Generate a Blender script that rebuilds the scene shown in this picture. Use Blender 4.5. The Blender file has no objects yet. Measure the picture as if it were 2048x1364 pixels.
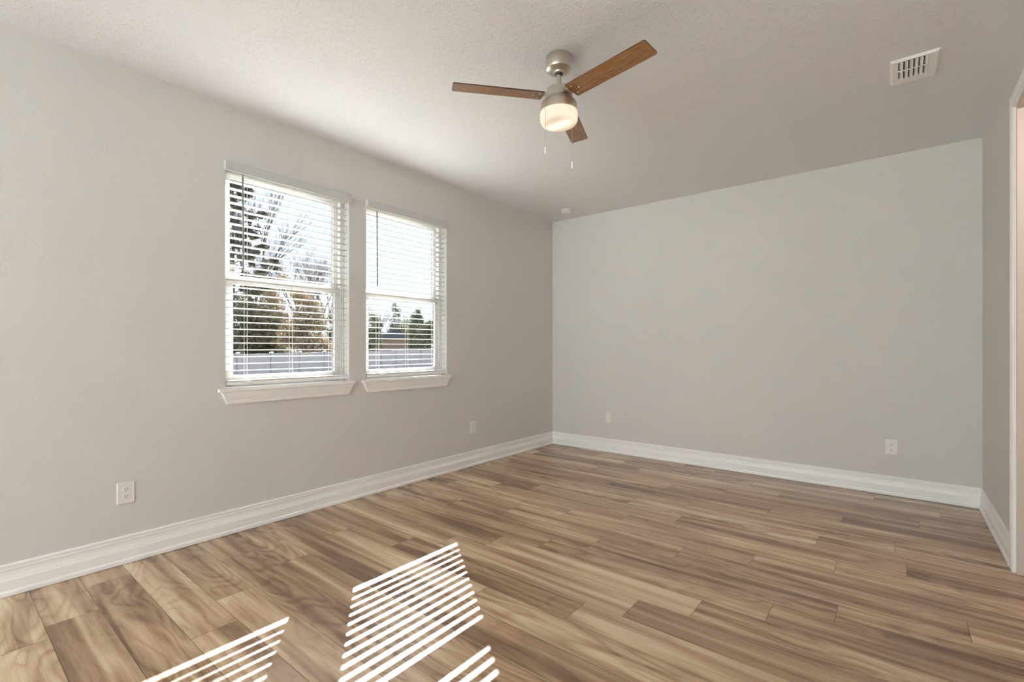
import bpy, bmesh, math, random
from mathutils import Vector, Matrix
from math import sin, cos, pi, radians as rad

S = bpy.context.scene
COL = S.collection

# ------------------------------------------------------------------ camera
CAMX, CAMY, CAMZ = 3.318, -4.911, 1.190
FPX = 953.0
YAW = math.atan2(769, 953)                      # left of +Y
cam = bpy.data.cameras.new('camera')
cam.sensor_width = 36.0
cam.lens = 36.0 * FPX / 2048.0
cam.shift_y = -13.0 / 2048.0 * -1.0
cam.clip_start, cam.clip_end = 0.02, 500
camo = bpy.data.objects.new('camera', cam)
COL.objects.link(camo)
camo.location = (CAMX, CAMY, CAMZ)
camo.rotation_euler = (pi / 2, 0, YAW)
S.camera = camo
FWD = Vector((-sin(YAW), cos(YAW), 0))
RGT = Vector((cos(YAW), sin(YAW), 0))

def out_at(px, d, z=0.0):
    """a spot in the garden, d metres out along the view axis"""
    p = Vector((CAMX, CAMY, 0)) + FWD * d + RGT * ((px - 1024) / FPX * d)
    return Vector((p.x, p.y, z))

# ------------------------------------------------------------------ sky, sun, exposure
S.view_settings.view_transform = 'Standard'
S.view_settings.look = 'None'
S.view_settings.exposure = 0.46
S.view_settings.gamma = 1.0
S.view_settings.use_curve_mapping = False
S.cycles.use_denoising = True
S.cycles.max_bounces = 14
S.cycles.diffuse_bounces = 8
S.cycles.glossy_bounces = 4
S.cycles.transparent_max_bounces = 24
S.cycles.sample_clamp_indirect = 12.0
S.cycles.caustics_reflective = False
S.cycles.caustics_refractive = False

SKY = 7.0
w = bpy.data.worlds.new('sky')
S.world = w
w.use_nodes = True
nt = w.node_tree
nt.nodes.clear()
o_ = nt.nodes.new('ShaderNodeOutputWorld')
bg = nt.nodes.new('ShaderNodeBackground')
tc = nt.nodes.new('ShaderNodeTexCoord')
sx = nt.nodes.new('ShaderNodeSeparateXYZ')
rp = nt.nodes.new('ShaderNodeValToRGB')
nt.links.new(tc.outputs['Generated'], sx.inputs[0])
nt.links.new(sx.outputs['Z'], rp.inputs[0])
rp.color_ramp.elements[0].position = 0.0
rp.color_ramp.elements[0].color = (0.93, 0.965, 1.0, 1)
rp.color_ramp.elements[1].position = 0.75
rp.color_ramp.elements[1].color = (0.66, 0.79, 1.0, 1)
e_ = rp.color_ramp.elements.new(0.25)
e_.color = (0.86, 0.925, 1.0, 1)
nt.links.new(rp.outputs[0], bg.inputs[0])
bg.inputs[1].default_value = SKY
nt.links.new(bg.outputs[0], o_.inputs[0])

SUN_E = rad(32.3)
SUN_DIR = Vector((-0.802 * cos(SUN_E), 0.598 * cos(SUN_E), sin(SUN_E)))
sl = bpy.data.lights.new('sun', 'SUN')
sl.energy = 300.0
sl.angle = rad(0.28)
sl.color = (1.0, 0.995, 0.99)
so = bpy.data.objects.new('sun', sl)
COL.objects.link(so)
so.rotation_euler = SUN_DIR.to_track_quat('Z', 'Y').to_euler()
so.location = SUN_DIR * 60

# room shell numbers
W, L, H = 3.811, 9.0, 2.74  # length stretched out of view so fill from the rear falls evenly
T = 0.16
WIN_Y0, WIN_Y1, WIN_Z0, WIN_Z1 = -3.700, -2.820, 0.906, 2.375
WIN_STEP = 1.0325

def portal(name, loc, rot, sx_, sy_):
    l = bpy.data.lights.new(name, 'AREA')
    l.shape = 'RECTANGLE'
    l.size, l.size_y = sx_, sy_
    l.cycles.is_portal = True
    o = bpy.data.objects.new(name, l)
    COL.objects.link(o)
    o.location = loc
    o.rotation_euler = rot
    return o

for k in range(2):
    portal('window_daylight', (-T - 0.02, (WIN_Y0 + WIN_Y1) / 2 + k * WIN_STEP, (WIN_Z0 + WIN_Z1) / 2), (0, -pi / 2, 0), 1.5, 0.92)
portal('added_door_portal', (1.82, -L - T - 0.02, 1.25), (pi / 2, 0, 0), 3.6, 2.6)  # sampling portal for the glass door added behind the viewer

# ------------------------------------------------------------------ materials
def mat(name, col, rough=0.5, metal=0.0, spec=0.5, bump=None, **kw):
    m = bpy.data.materials.new(name)
    m.use_nodes = True
    b = m.node_tree.nodes['Principled BSDF']
    b.inputs['Base Color'].default_value = (*col, 1)
    b.inputs['Roughness'].default_value = rough
    b.inputs['Metallic'].default_value = metal
    b.inputs['Specular IOR Level'].default_value = spec
    for k, v in kw.items():
        b.inputs[k.replace('_', ' ')].default_value = v
    if bump:
        n = m.node_tree.nodes
        l = m.node_tree.links
        tcx = n.new('ShaderNodeTexCoord')
        acc = None
        for sc, strength, detail in bump:
            nz = n.new('ShaderNodeTexNoise')
            nz.inputs['Scale'].default_value = sc
            nz.inputs['Detail'].default_value = detail
            l.new(tcx.outputs['Object'], nz.inputs['Vector'])
            bp = n.new('ShaderNodeBump')
            bp.inputs['Strength'].default_value = strength
            bp.inputs['Distance'].default_value = 0.004
            l.new(nz.outputs['Fac'], bp.inputs['Height'])
            if acc:
                l.new(acc.outputs[0], bp.inputs['Normal'])
            acc = bp
        l.new(acc.outputs[0], b.inputs['Normal'])
    return m

M = {}
M['wall'] = mat('greige wall paint', (0.665, 0.652, 0.635), 0.75, spec=0.25, bump=[(110, 0.22, 2)])
M['white_trim'] = mat('white trim paint', (0.90, 0.895, 0.88), 0.35)
M['vinyl'] = mat('white window vinyl', (0.66, 0.655, 0.64), 0.35)
M['blind'] = mat('white blind slats', (0.66, 0.65, 0.625), 0.45)
M['valance'] = mat('white blind valance', (0.57, 0.57, 0.558), 0.5)
M['cord'] = mat('white blind cord', (0.80, 0.79, 0.76), 0.8)
M['wand'] = mat('grey tilt wand', (0.17, 0.17, 0.175), 0.3)
M['plate'] = mat('white outlet plastic', (0.79, 0.78, 0.76), 0.3)
M['dark'] = mat('dark slot', (0.012, 0.011, 0.010), 0.7)
M['duct'] = mat('dark duct', (0.015, 0.013, 0.012), 0.9)  # near-black colour stands in for the shade inside the vent duct
M['nickel'] = mat('brushed nickel', (0.66, 0.61, 0.54), 0.30, metal=1.0)
M['dark_metal'] = mat('dark socket', (0.03, 0.028, 0.025), 0.4)
M['chrome'] = mat('bright screw', (0.85, 0.83, 0.80), 0.2, metal=1.0)
M['beige'] = mat('beige jamb paint', (0.58, 0.50, 0.445), 0.6)
M['brick'] = mat('pinkish brick', (0.33, 0.235, 0.20), 0.9)
M['roof'] = mat('grey roof shingles', (0.10, 0.10, 0.105), 0.9)
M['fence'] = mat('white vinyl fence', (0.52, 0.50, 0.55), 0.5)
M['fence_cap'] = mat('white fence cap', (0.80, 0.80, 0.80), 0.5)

# ceiling: knock-down texture
def ceiling_mat():
    m = bpy.data.materials.new('textured ceiling paint')
    m.use_nodes = True
    n, l = m.node_tree.nodes, m.node_tree.links
    b = n['Principled BSDF']
    b.inputs['Base Color'].default_value = (0.785, 0.79, 0.80, 1)
    b.inputs['Roughness'].default_value = 0.85
    b.inputs['Specular IOR Level'].default_value = 0.2
    t = n.new('ShaderNodeTexCoord')
    a = n.new('ShaderNodeTexNoise')
    a.inputs['Scale'].default_value = 42
    a.inputs['Detail'].default_value = 3
    a.inputs['Distortion'].default_value = 1.2
    l.new(t.outputs['Object'], a.inputs['Vector'])
    r = n.new('ShaderNodeValToRGB')
    r.color_ramp.elements[0].position = 0.53
    r.color_ramp.elements[1].position = 0.64
    l.new(a.outputs['Fac'], r.inputs[0])
    c = n.new('ShaderNodeBump')
    c.inputs['Strength'].default_value = 0.36
    c.inputs['Distance'].default_value = 0.003
    l.new(r.outputs[0], c.inputs['Height'])
    l.new(c.outputs[0], b.inputs['Normal'])
    return m
M['ceiling'] = ceiling_mat()

def glass_mat(name, tint, refl):
    m = bpy.data.materials.new(name)
    m.use_nodes = True
    n, l = m.node_tree.nodes, m.node_tree.links
    n.clear()
    o = n.new('ShaderNodeOutputMaterial')
    t = n.new('ShaderNodeBsdfTransparent')
    t.inputs[0].default_value = (*tint, 1)
    g = n.new('ShaderNodeBsdfGlossy')
    g.inputs['Roughness'].default_value = 0.02
    x = n.new('ShaderNodeMixShader')
    x.inputs[0].default_value = refl
    l.new(t.outputs[0], x.inputs[1])
    l.new(g.outputs[0], x.inputs[2])
    l.new(x.outputs[0], o.inputs[0])
    return m
M['glass'] = glass_mat('window glass', (0.335, 0.34, 0.342), 0.02)
M['clear_glass'] = glass_mat('added fill door glass', (0.95, 0.97, 0.96), 0.04)  # panes of the added rear door, kept clear to pass fill light

def frosted_mat():
    m = bpy.data.materials.new('frosted lamp glass')
    m.use_nodes = True
    n, l = m.node_tree.nodes, m.node_tree.links
    n.clear()
    o = n.new('ShaderNodeOutputMaterial')
    t = n.new('ShaderNodeBsdfTranslucent')
    t.inputs[0].default_value = (0.95, 0.90, 0.84, 1)
    d = n.new('ShaderNodeBsdfDiffuse')
    d.inputs[0].default_value = (0.90, 0.88, 0.85, 1)
    g = n.new('ShaderNodeBsdfGlossy')
    g.inputs['Roughness'].default_value = 0.25
    x = n.new('ShaderNodeMixShader')
    x.inputs[0].default_value = 0.45
    y = n.new('ShaderNodeMixShader')
    y.inputs[0].default_value = 0.04
    l.new(t.outputs[0], x.inputs[1])
    l.new(d.outputs[0], x.inputs[2])
    l.new(x.outputs[0], y.inputs[1])
    l.new(g.outputs[0], y.inputs[2])
    l.new(y.outputs[0], o.inputs[0])
    return m
M['frosted'] = frosted_mat()

def emis(name, col, st):
    m = bpy.data.materials.new(name)
    m.use_nodes = True
    b = m.node_tree.nodes['Principled BSDF']
    b.inputs['Base Color'].default_value = (0.9, 0.85, 0.8, 1)
    b.inputs['Emission Color'].default_value = (*col, 1)
    b.inputs['Emission Strength'].default_value = st
    return m
M['bulb'] = emis('lit bulb', (1.0, 0.78, 0.52), 3.0)

def ramp_set(r, stops):
    cr = r.color_ramp
    while len(cr.elements) > 1:
        cr.elements.remove(cr.elements[-1])
    cr.elements[0].position = stops[0][0]
    cr.elements[0].color = (*stops[0][1], 1)
    for p, c in stops[1:]:
        e = cr.elements.new(p)
        e.color = (*c, 1)

def wood_floor_mat():
    m = bpy.data.materials.new('wood plank floor')
    m.use_nodes = True
    n, l = m.node_tree.nodes, m.node_tree.links
    b = n['Principled BSDF']
    uv = n.new('ShaderNodeUVMap')
    uv.uv_map = 'plank'
    at = n.new('ShaderNodeAttribute')
    at.attribute_name = 'tone'
    def mapping(sc):
        mp = n.new('ShaderNodeMapping')
        mp.inputs['Scale'].default_value = sc
        l.new(uv.outputs[0], mp.inputs[0])
        return mp
    def noise(sc, detail, dist, rough=0.5):
        mp = mapping(sc)
        z = n.new('ShaderNodeTexNoise')
        z.inputs['Scale'].default_value = 1
        z.inputs['Detail'].default_value = detail
        z.inputs['Distortion'].default_value = dist
        z.inputs['Roughness'].default_value = rough
        l.new(mp.outputs[0], z.inputs['Vector'])
        return z
    def math_(op, a, c, **k):
        x = n.new('ShaderNodeMath')
        x.operation = op
        for i, v in ((0, a), (1, c)):
            if isinstance(v, (int, float)):
                x.inputs[i].default_value = v
            else:
                l.new(v, x.inputs[i])
        return x.outputs[0]
    broad = noise((0.85, 13, 1), 1.5, 0.55)        # wide light and dark streaks along a plank
    mid = noise((1.4, 46, 1), 4.0, 0.45, 0.6)
    grain = noise((7, 260, 1), 4, 0.2, 0.7)
    fig = noise((1.5, 6.5, 1), 1.5, 0.5)            # contour rings of the figure
    sat = n.new('ShaderNodeSeparateColor')
    l.new(at.outputs['Color'], sat.inputs[0])
    v = math_('MULTIPLY', math_('SUBTRACT', broad.outputs['Fac'], 0.5), 1.75)
    v = math_('ADD', v, math_('MULTIPLY', math_('SUBTRACT', mid.outputs['Fac'], 0.5), 0.75))
    v = math_('ADD', v, math_('MULTIPLY', math_('SUBTRACT', sat.outputs[0], 0.5), 0.36))
    ring = math_('ABSOLUTE', math_('SUBTRACT', math_('FRACT', math_('MULTIPLY', fig.outputs['Fac'], 9.0), 0), 0.5), 0)
    ringw = math_('MULTIPLY', math_('SUBTRACT', ring, 0.25), 0.36)
    v = math_('ADD', v, math_('MULTIPLY', ringw, sat.outputs[1]))
    thin = math_('POWER', math_('SUBTRACT', 1.0, math_('MULTIPLY', ring, 2.0)), 5.0)
    v = math_('SUBTRACT', v, math_('MULTIPLY', math_('MULTIPLY', thin, 0.15), sat.outputs[1]))
    v = math_('ADD', v, math_('MULTIPLY', math_('SUBTRACT', grain.outputs['Fac'], 0.5), 0.42))
    v = math_('ADD', v, 0.5)
    r = n.new('ShaderNodeValToRGB')
    ramp_set(r, [(0.0, (0.152, 0.079, 0.039)), (0.25, (0.266, 0.155, 0.083)), (0.5, (0.410, 0.265, 0.152)),
                 (0.75, (0.560, 0.401, 0.248)), (1.0, (0.695, 0.545, 0.362))])
    l.new(v, r.inputs[0])
    l.new(r.outputs[0], b.inputs['Base Color'])
    b.inputs['Roughness'].default_value = 0.26
    b.inputs['Specular IOR Level'].default_value = 0.85
    bp = n.new('ShaderNodeBump')
    bp.inputs['Strength'].default_value = 0.08
    bp.inputs['Distance'].default_value = 0.002
    l.new(grain.outputs['Fac'], bp.inputs['Height'])
    l.new(bp.outputs[0], b.inputs['Normal'])
    return m
M['floor'] = wood_floor_mat()
M['gap'] = mat('dark plank seam', (0.035, 0.02, 0.012), 0.9)

def blade_mat():
    m = bpy.data.materials.new('brown wood fan blade')
    m.use_nodes = True
    n, l = m.node_tree.nodes, m.node_tree.links
    b = n['Principled BSDF']
    uv = n.new('ShaderNodeUVMap')
    uv.uv_map = 'plank'
    mp = n.new('ShaderNodeMapping')
    mp.inputs['Scale'].default_value = (9, 120, 1)
    l.new(uv.outputs[0], mp.inputs[0])
    z = n.new('ShaderNodeTexNoise')
    z.inputs['Scale'].default_value = 1
    z.inputs['Detail'].default_value = 4
    z.inputs['Distortion'].default_value = 0.8
    l.new(mp.outputs[0], z.inputs['Vector'])
    r = n.new('ShaderNodeValToRGB')
    ramp_set(r, [(0.25, (0.11, 0.045, 0.012)), (0.5, (0.25, 0.115, 0.036)), (0.75, (0.40, 0.21, 0.08))])
    l.new(z.outputs['Fac'], r.inputs[0])
    l.new(r.outputs[0], b.inputs['Base Color'])
    b.inputs['Roughness'].default_value = 0.34
    b.inputs['Coat Weight'].default_value = 0.6
    b.inputs['Coat Roughness'].default_value = 0.3
    return m
M['blade'] = blade_mat()
M['blade_edge'] = mat('dark red blade edge', (0.06, 0.018, 0.012), 0.5)

def noise_col(name, stops, scale, rough=0.9, transl=0.0):
    m = bpy.data.materials.new(name)
    m.use_nodes = True
    n, l = m.node_tree.nodes, m.node_tree.links
    b = n['Principled BSDF']
    t = n.new('ShaderNodeTexCoord')
    z = n.new('ShaderNodeTexNoise')
    z.inputs['Scale'].default_value = scale
    z.inputs['Detail'].default_value = 4
    l.new(t.outputs['Object'], z.inputs['Vector'])
    r = n.new('ShaderNodeValToRGB')
    ramp_set(r, stops)
    l.new(z.outputs['Fac'], r.inputs[0])
    l.new(r.outputs[0], b.inputs['Base Color'])
    b.inputs['Roughness'].default_value = rough
    b.inputs['Specular IOR Level'].default_value = 0.2
    return m
M['bark'] = noise_col('grey brown bark', [(0.35, (0.1, 0.09, 0.085)), (0.65, (0.2, 0.18, 0.17))], 1.2)
M['pine'] = noise_col('dark pine needles', [(0.35, (0.085, 0.09, 0.065)), (0.65, (0.2, 0.2, 0.15))], 1.2)
M['golden'] = noise_col('dry golden brown leaves', [(0.35, (0.31, 0.25, 0.17)), (0.65, (0.56, 0.46, 0.33))], 1.2)
M['olive'] = noise_col('dark olive leaves', [(0.35, (0.125, 0.12, 0.085)), (0.65, (0.29, 0.27, 0.19))], 1.2)
M['green'] = noise_col('mid green leaves', [(0.35, (0.12, 0.135, 0.09)), (0.65, (0.29, 0.31, 0.21))], 1.2)
M['pale_green'] = noise_col('pale green leaves', [(0.35, (0.19, 0.205, 0.135)), (0.65, (0.4, 0.41, 0.3))], 1.2)
M['concrete'] = noise_col('pale concrete', [(0.3, (0.74, 0.74, 0.74)), (0.7, (0.80, 0.80, 0.80))], 5)  # whitened so the added slab bounces more sunlight
M['lawn'] = noise_col('grass lawn', [(0.35, (0.075, 0.073, 0.052)), (0.65, (0.13, 0.122, 0.092))], 2)

# ------------------------------------------------------------------ mesh helpers
class MB:
    def __init__(self):
        self.v, self.f, self.mi, self.sm = [], [], [], []
        self.uv = None
    def add(self, vs, fs, mi=0, smooth=False):
        b = len(self.v)
        self.v += [Vector(p) for p in vs]
        for f in fs:
            self.f.append([b + i for i in f])
            self.mi.append(mi)
            self.sm.append(smooth)
        return b
    def box(self, x0, x1, y0, y1, z0, z1, mi=0):
        vs = [(x, y, z) for x in (x0, x1) for y in (y0, y1) for z in (z0, z1)]
        self.add(vs, [(0, 1, 3, 2), (4, 6, 7, 5), (0, 4, 5, 1), (2, 3, 7, 6), (0, 2, 6, 4), (1, 5, 7, 3)], mi)
    def lathe(self, cx, cy, prof, n=40, mi=0, cap=True):
        """prof: (r, z) list"""
        b = len(self.v)
        for r, z in prof:
            for i in range(n):
                a = 2 * pi * i / n
                self.v.append(Vector((cx + r * cos(a), cy + r * sin(a), z)))
        for k in range(len(prof) - 1):
            for i in range(n):
                j = (i + 1) % n
                self.f.append([b + k * n + i, b + k * n + j, b + (k + 1) * n + j, b + (k + 1) * n + i])
                self.mi.append(mi)
                self.sm.append(True)
        if cap:
            for k in (0, len(prof) - 1):
                if prof[k][0] > 1e-5:
                    self.f.append([b + k * n + i for i in range(n)])
                    self.mi.append(mi)
                    self.sm.append(False)
    def tube(self, p, q, r0, r1=None, n=8, mi=0, smooth=True, cap=True):
        p, q = Vector(p), Vector(q)
        r1 = r0 if r1 is None else r1
        d = (q - p)
        if d.length < 1e-6:
            return
        d.normalize()
        a = d.orthogonal().normalized()
        c = d.cross(a)
        b = len(self.v)
        for pt, r in ((p, r0), (q, r1)):
            for i in range(n):
                t = 2 * pi * i / n
                self.v.append(pt + a * (r * cos(t)) + c * (r * sin(t)))
        for i in range(n):
            j = (i + 1) % n
            self.f.append([b + i, b + j, b + n + j, b + n + i])
            self.mi.append(mi)
            self.sm.append(smooth)
        if cap:
            self.f.append([b + i for i in range(n)][::-1]); self.mi.append(mi); self.sm.append(False)
            self.f.append([b + n + i for i in range(n)]); self.mi.append(mi); self.sm.append(False)
    def prism(self, poly, z0, z1, mi=0):
        n = len(poly)
        vs = [(x, y, z0) for x, y in poly] + [(x, y, z1) for x, y in poly]
        fs = [list(range(n))[::-1], [n + i for i in range(n)]]
        fs += [(i, (i + 1) % n, n + (i + 1) % n, n + i) for i in range(n)]
        self.add(vs, fs, mi)
    def xform(self, mtx, start=0):
        for i in range(start, len(self.v)):
            self.v[i] = mtx @ self.v[i]
    def build(self, name, mats, parent=None, bevel=0.0, segs=2, normals=True):
        me = bpy.data.meshes.new(name)
        off = Vector((0, 0, 0))
        p = parent
        while p is not None:
            off += p.location
            p = p.parent
        me.from_pydata([tuple(v - off) for v in self.v], [], self.f)
        if not isinstance(mats, (list, tuple)):
            mats = [mats]
        for m in mats:
            me.materials.append(m)
        for i, pl in enumerate(me.polygons):
            pl.material_index = self.mi[i]
            pl.use_smooth = self.sm[i]
        if normals:
            bm = bmesh.new()
            bm.from_mesh(me)
            bmesh.ops.recalc_face_normals(bm, faces=bm.faces)
            bm.to_mesh(me)
            bm.free()
        if any(self.sm):
            me.set_sharp_from_angle(angle=rad(27))
        o = bpy.data.objects.new(name, me)
        COL.objects.link(o)
        if parent is not None:
            o.parent = parent
        if bevel > 0:
            md = o.modifiers.new('bevel', 'BEVEL')
            md.width = bevel
            md.segments = segs
            md.limit_method = 'ANGLE'
        return o

def tag(o, label=None, cat=None, group=None, kind=None):
    if label: o['label'] = label
    if cat: o['category'] = cat
    if group: o['group'] = group
    if kind: o['kind'] = kind
    return o

def empty(name, loc, label=None, cat=None, group=None, kind=None):
    o = bpy.data.objects.new(name, None)
    COL.objects.link(o)
    o.location = loc
    o.empty_display_size = 0.1
    return tag(o, label, cat, group, kind)

def copy_tree(o, parent=None):
    c = o.copy()
    COL.objects.link(c)
    if parent is not None:
        c.parent = parent
    for ch in list(o.children):
        copy_tree(ch, c)
    return c

def wall_slab(name, fixed, t0, t1, ur, zr, holes, material, label):
    """a wall whose face is fixed = 'x' or 'y', running t0..t1 thick, with rectangular holes (u0, u1, z0, z1)"""
    mb = MB()
    us = sorted(set([ur[0], ur[1]] + [h[0] for h in holes] + [h[1] for h in holes]))
    zs = sorted(set([zr[0], zr[1]] + [h[2] for h in holes] + [h[3] for h in holes]))
    def P(t, u, z):
        return (t, u, z) if fixed == 'x' else (u, t, z)
    def solid(i, j):
        if i < 0 or j < 0 or i >= len(us) - 1 or j >= len(zs) - 1:
            return False
        uc, zc = (us[i] + us[i + 1]) / 2, (zs[j] + zs[j + 1]) / 2
        return not any(h[0] < uc < h[1] and h[2] < zc < h[3] for h in holes)
    for i in range(len(us) - 1):
        for j in range(len(zs) - 1):
            if not solid(i, j):
                continue
            a, b, c, d = us[i], us[i + 1], zs[j], zs[j + 1]
            for t in (t0, t1):
                mb.add([P(t, a, c), P(t, b, c), P(t, b, d), P(t, a, d)], [(0, 1, 2, 3)])
            for (ni, nj, q) in ((i - 1, j, ((a, c), (a, d))), (i + 1, j, ((b, c), (b, d))),
                                (i, j - 1, ((a, c), (b, c))), (i, j + 1, ((a, d), (b, d)))):
                if not solid(ni, nj):
                    (u1, z1), (u2, z2) = q
                    mb.add([P(t0, u1, z1), P(t0, u2, z2), P(t1, u2, z2), P(t1, u1, z1)], [(0, 1, 2, 3)])
    o = mb.build(name, material, normals=False)
    bm = bmesh.new()
    bm.from_mesh(o.data)
    bmesh.ops.remove_doubles(bm, verts=bm.verts, dist=1e-5)
    bmesh.ops.recalc_face_normals(bm, faces=bm.faces)
    bm.to_mesh(o.data)
    bm.free()
    return tag(o, label, 'wall', kind='structure')

# ------------------------------------------------------------------ room shell
win_holes = [(WIN_Y0 + k * WIN_STEP, WIN_Y1 + k * WIN_STEP, WIN_Z0, WIN_Z1) for k in range(2)]
wall_slab('wall_left', 'x', -T, 0.0, (-L - T, T), (-0.02, H), win_holes, M['wall'], 'greige painted wall with two windows on the left of the room')
wall_slab('wall_back', 'y', 0.0, T, (0.0, W + 0.12), (-0.02, H), [], M['wall'], 'plain greige painted wall opposite, between the windows and the doorway')
DOOR_Y1, DOOR_Y0, DOOR_H = -1.285, -2.20, 2.46
wall_slab('wall_right', 'x', W, W + 0.12, (-L - T, 0.0), (-0.02, H), [(DOOR_Y0, DOOR_Y1, -0.02, DOOR_H)], M['wall'], 'greige painted wall with the white cased doorway on the right')
SL_X0, SL_X1, SL_H = 0.08, 3.55, 2.50
wall_slab('wall_rear', 'y', -L - T, -L, (0.0, W), (-0.02, H), [(SL_X0, SL_X1, -0.02, SL_H)], M['wall'], 'greige painted wall behind the viewer with the opening for the added glass door')

mb = MB()
mb.box(-T, 5.6, -L - T, T, H, H + 0.12)
tag(mb.build('ceiling', M['ceiling']), 'off-white textured ceiling above the fan', 'ceiling', kind='structure')

# floor planks: seam positions per row (row pitch 0.1796 m, plank 1.22 m)
random.seed(7)
offs = {-1: .429, 0: .738, 1: 1.119, 2: .143, 3: .997, 4: .585, 5: .158, 6: .870, 7: .498, 8: .920, 9: .620, 10: .248,
        11: 1.115, 12: .668, 13: .433, 14: .167, 15: 1.153, 16: .968, 17: .516, 18: .185, 19: .686, 20: .393, 21: .828,
        22: 1.08, 23: .187, 24: .498}
PW, PL, G = 0.1796, 1.22, 0.0011
X1F = 5.2
bm_v, bm_f, bm_uv, bm_tone, bm_mi = [], [], [], [], []
def plank_quad(x0, x1, y0, y1, z, uv, tone, mi):
    b = len(bm_v)
    bm_v.extend([(x0, y0, z), (x1, y0, z), (x1, y1, z), (x0, y1, z)])
    bm_f.append((b, b + 1, b + 2, b + 3))
    u0, v0 = uv
    bm_uv.append([(u0, v0), (u0 + x1 - x0, v0), (u0 + x1 - x0, v0 + y1 - y0), (u0, v0 + y1 - y0)])
    bm_tone.append(tone)
    bm_mi.append(mi)
plank_quad(-0.02, X1F, -L - 0.02, 0.02, -0.003, (0, 0), (0.5, 0, 0), 1)
for r in range(-1, 51):
    ytop = min(0.0, -(0.092 + PW * r))
    ybot = max(-L, -(0.092 + PW * (r + 1)))
    if ytop <= ybot:
        continue
    off = offs.get(r, random.random() * PL)
    x = off - PL
    while x < X1F:
        a, b = max(0.0, x), min(X1F, x + PL)
        if b - a > 0.004:
            plank_quad(a + G, b - G, ybot + G * 0.8, ytop - G * 0.8, 0.0, (random.random() * 60, random.random() * 60),
                       (random.random(), max(0.0, random.random() * 1.5 - 0.3), 0), 0)
        x += PL
me = bpy.data.meshes.new('floor')
me.from_pydata(bm_v, [], bm_f)
me.materials.append(M['floor'])
me.materials.append(M['gap'])
me.uv_layers.new(name='plank')
me.color_attributes.new('tone', 'FLOAT_COLOR', 'CORNER')
uvl = me.uv_layers['plank']
ca = me.color_attributes['tone']
for i, pl in enumerate(me.polygons):
    pl.material_index = bm_mi[i]
    for k, li in enumerate(pl.loop_indices):
        uvl.data[li].uv = bm_uv[i][k]
        ca.data[li].color = (*bm_tone[i], 1)
fl = bpy.data.objects.new('floor', me)
COL.objects.link(fl)
tag(fl, 'brown and tan wood plank floor', 'floor', kind='structure')

# hall beyond the doorway
mb = MB()
hx0, hx1, hy0, hy1 = W + 0.12, 5.2, -2.9, -0.4
mb.box(hx1, hx1 + 0.1, hy0 - 0.1, hy1 + 0.1, -0.02, H)
mb.box(hx0, hx1, hy1, hy1 + 0.1, -0.02, H)
mb.box(hx0, hx1, hy0 - 0.1, hy0, -0.02, H)
tag(mb.build('wall_hall', M['beige']), 'beige hall walls beyond the doorway', 'wall', kind='structure')
hl = bpy.data.lights.new('hall_light', 'POINT')
hl.energy = 18
hl.shadow_soft_size = 0.12
hl.color = (1.0, 0.90, 0.80)
ho = bpy.data.objects.new('hall_light', hl)
COL.objects.link(ho)
ho.location = (4.5, -1.9, 2.4)

# ------------------------------------------------------------------ baseboards
prof = [(0.0, 0.152), (0.0055, 0.152), (0.0085, 0.1495), (0.0095, 0.146), (0.0095, 0.139), (0.0072, 0.1375), (0.0072, 0.128),
        (0.0092, 0.1265), (0.0092, 0.1235), (0.0066, 0.121), (0.0066, 0.112), (0.0078, 0.100), (0.0108, 0.089), (0.0128, 0.080),
        (0.0128, 0.0775), (0.0155, 0.0755), (0.0155, 0.028), (0.0175, 0.0275), (0.0200, 0.0235), (0.0215, 0.017), (0.0218, 0.002), (0.0, 0.002)]
def board(name, p, q, inward, m0, m1, label):
    """extrude the profile from p to q along a wall; inward = unit vector into the room; m0/m1 = mitre sign at each end"""
    p, q, inw = Vector((*p, 0)), Vector((*q, 0)), Vector((*inward, 0))
    d = (q - p).normalized()
    mb = MB()
    n = len(prof)
    vs = []
    for base, s, mtr in ((p, 1, m0), (q, -1, m1)):
        for t, z in prof:
            vs.append(base + inw * t + d * (s * t * mtr) + Vector((0, 0, z)))
    fs = [(i, (i + 1) % n, n + (i + 1) % n, n + i) for i in range(n)] + [tuple(range(n))[::-1], tuple(range(n, 2 * n))]
    mb.add(vs, fs)
    return tag(mb.build(name, M['white_trim']), label, 'baseboard', kind='structure')
CAS = 0.078
board('baseboard_left', (0, -L), (0, 0), (1, 0), 1, 1, 'white moulded baseboard under the two windows')
board('baseboard_back', (0, 0), (W, 0), (0, -1), 1, 1, 'white moulded baseboard along the far plain wall')
board('baseboard_right', (W, 0), (W, DOOR_Y1 + CAS), (-1, 0), 1, 0, 'short white moulded baseboard between far corner and doorway')
board('baseboard_rear', (W, -L), (SL_X1 + 0.06, -L), (0, 1), 1, 0, 'white baseboard behind the viewer')
board('trim_1', (W, DOOR_Y0 - CAS), (W, -L), (-1, 0), 0, 1, 'white baseboard on the right wall nearer than the doorway')

# ------------------------------------------------------------------ doorway casing
d1 = empty('door_1', (W, (DOOR_Y0 + DOOR_Y1) / 2, 0), 'white cased doorway at the right edge', 'doorway', kind='structure')
cprof = [(0.0, 0.0), (0.0, 0.012), (0.010, 0.018), (0.045, 0.018), (0.050, 0.014), (0.062, 0.014), (0.066, 0.017), (0.074, 0.016), (0.078, 0.010), (0.078, 0.0)]
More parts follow.
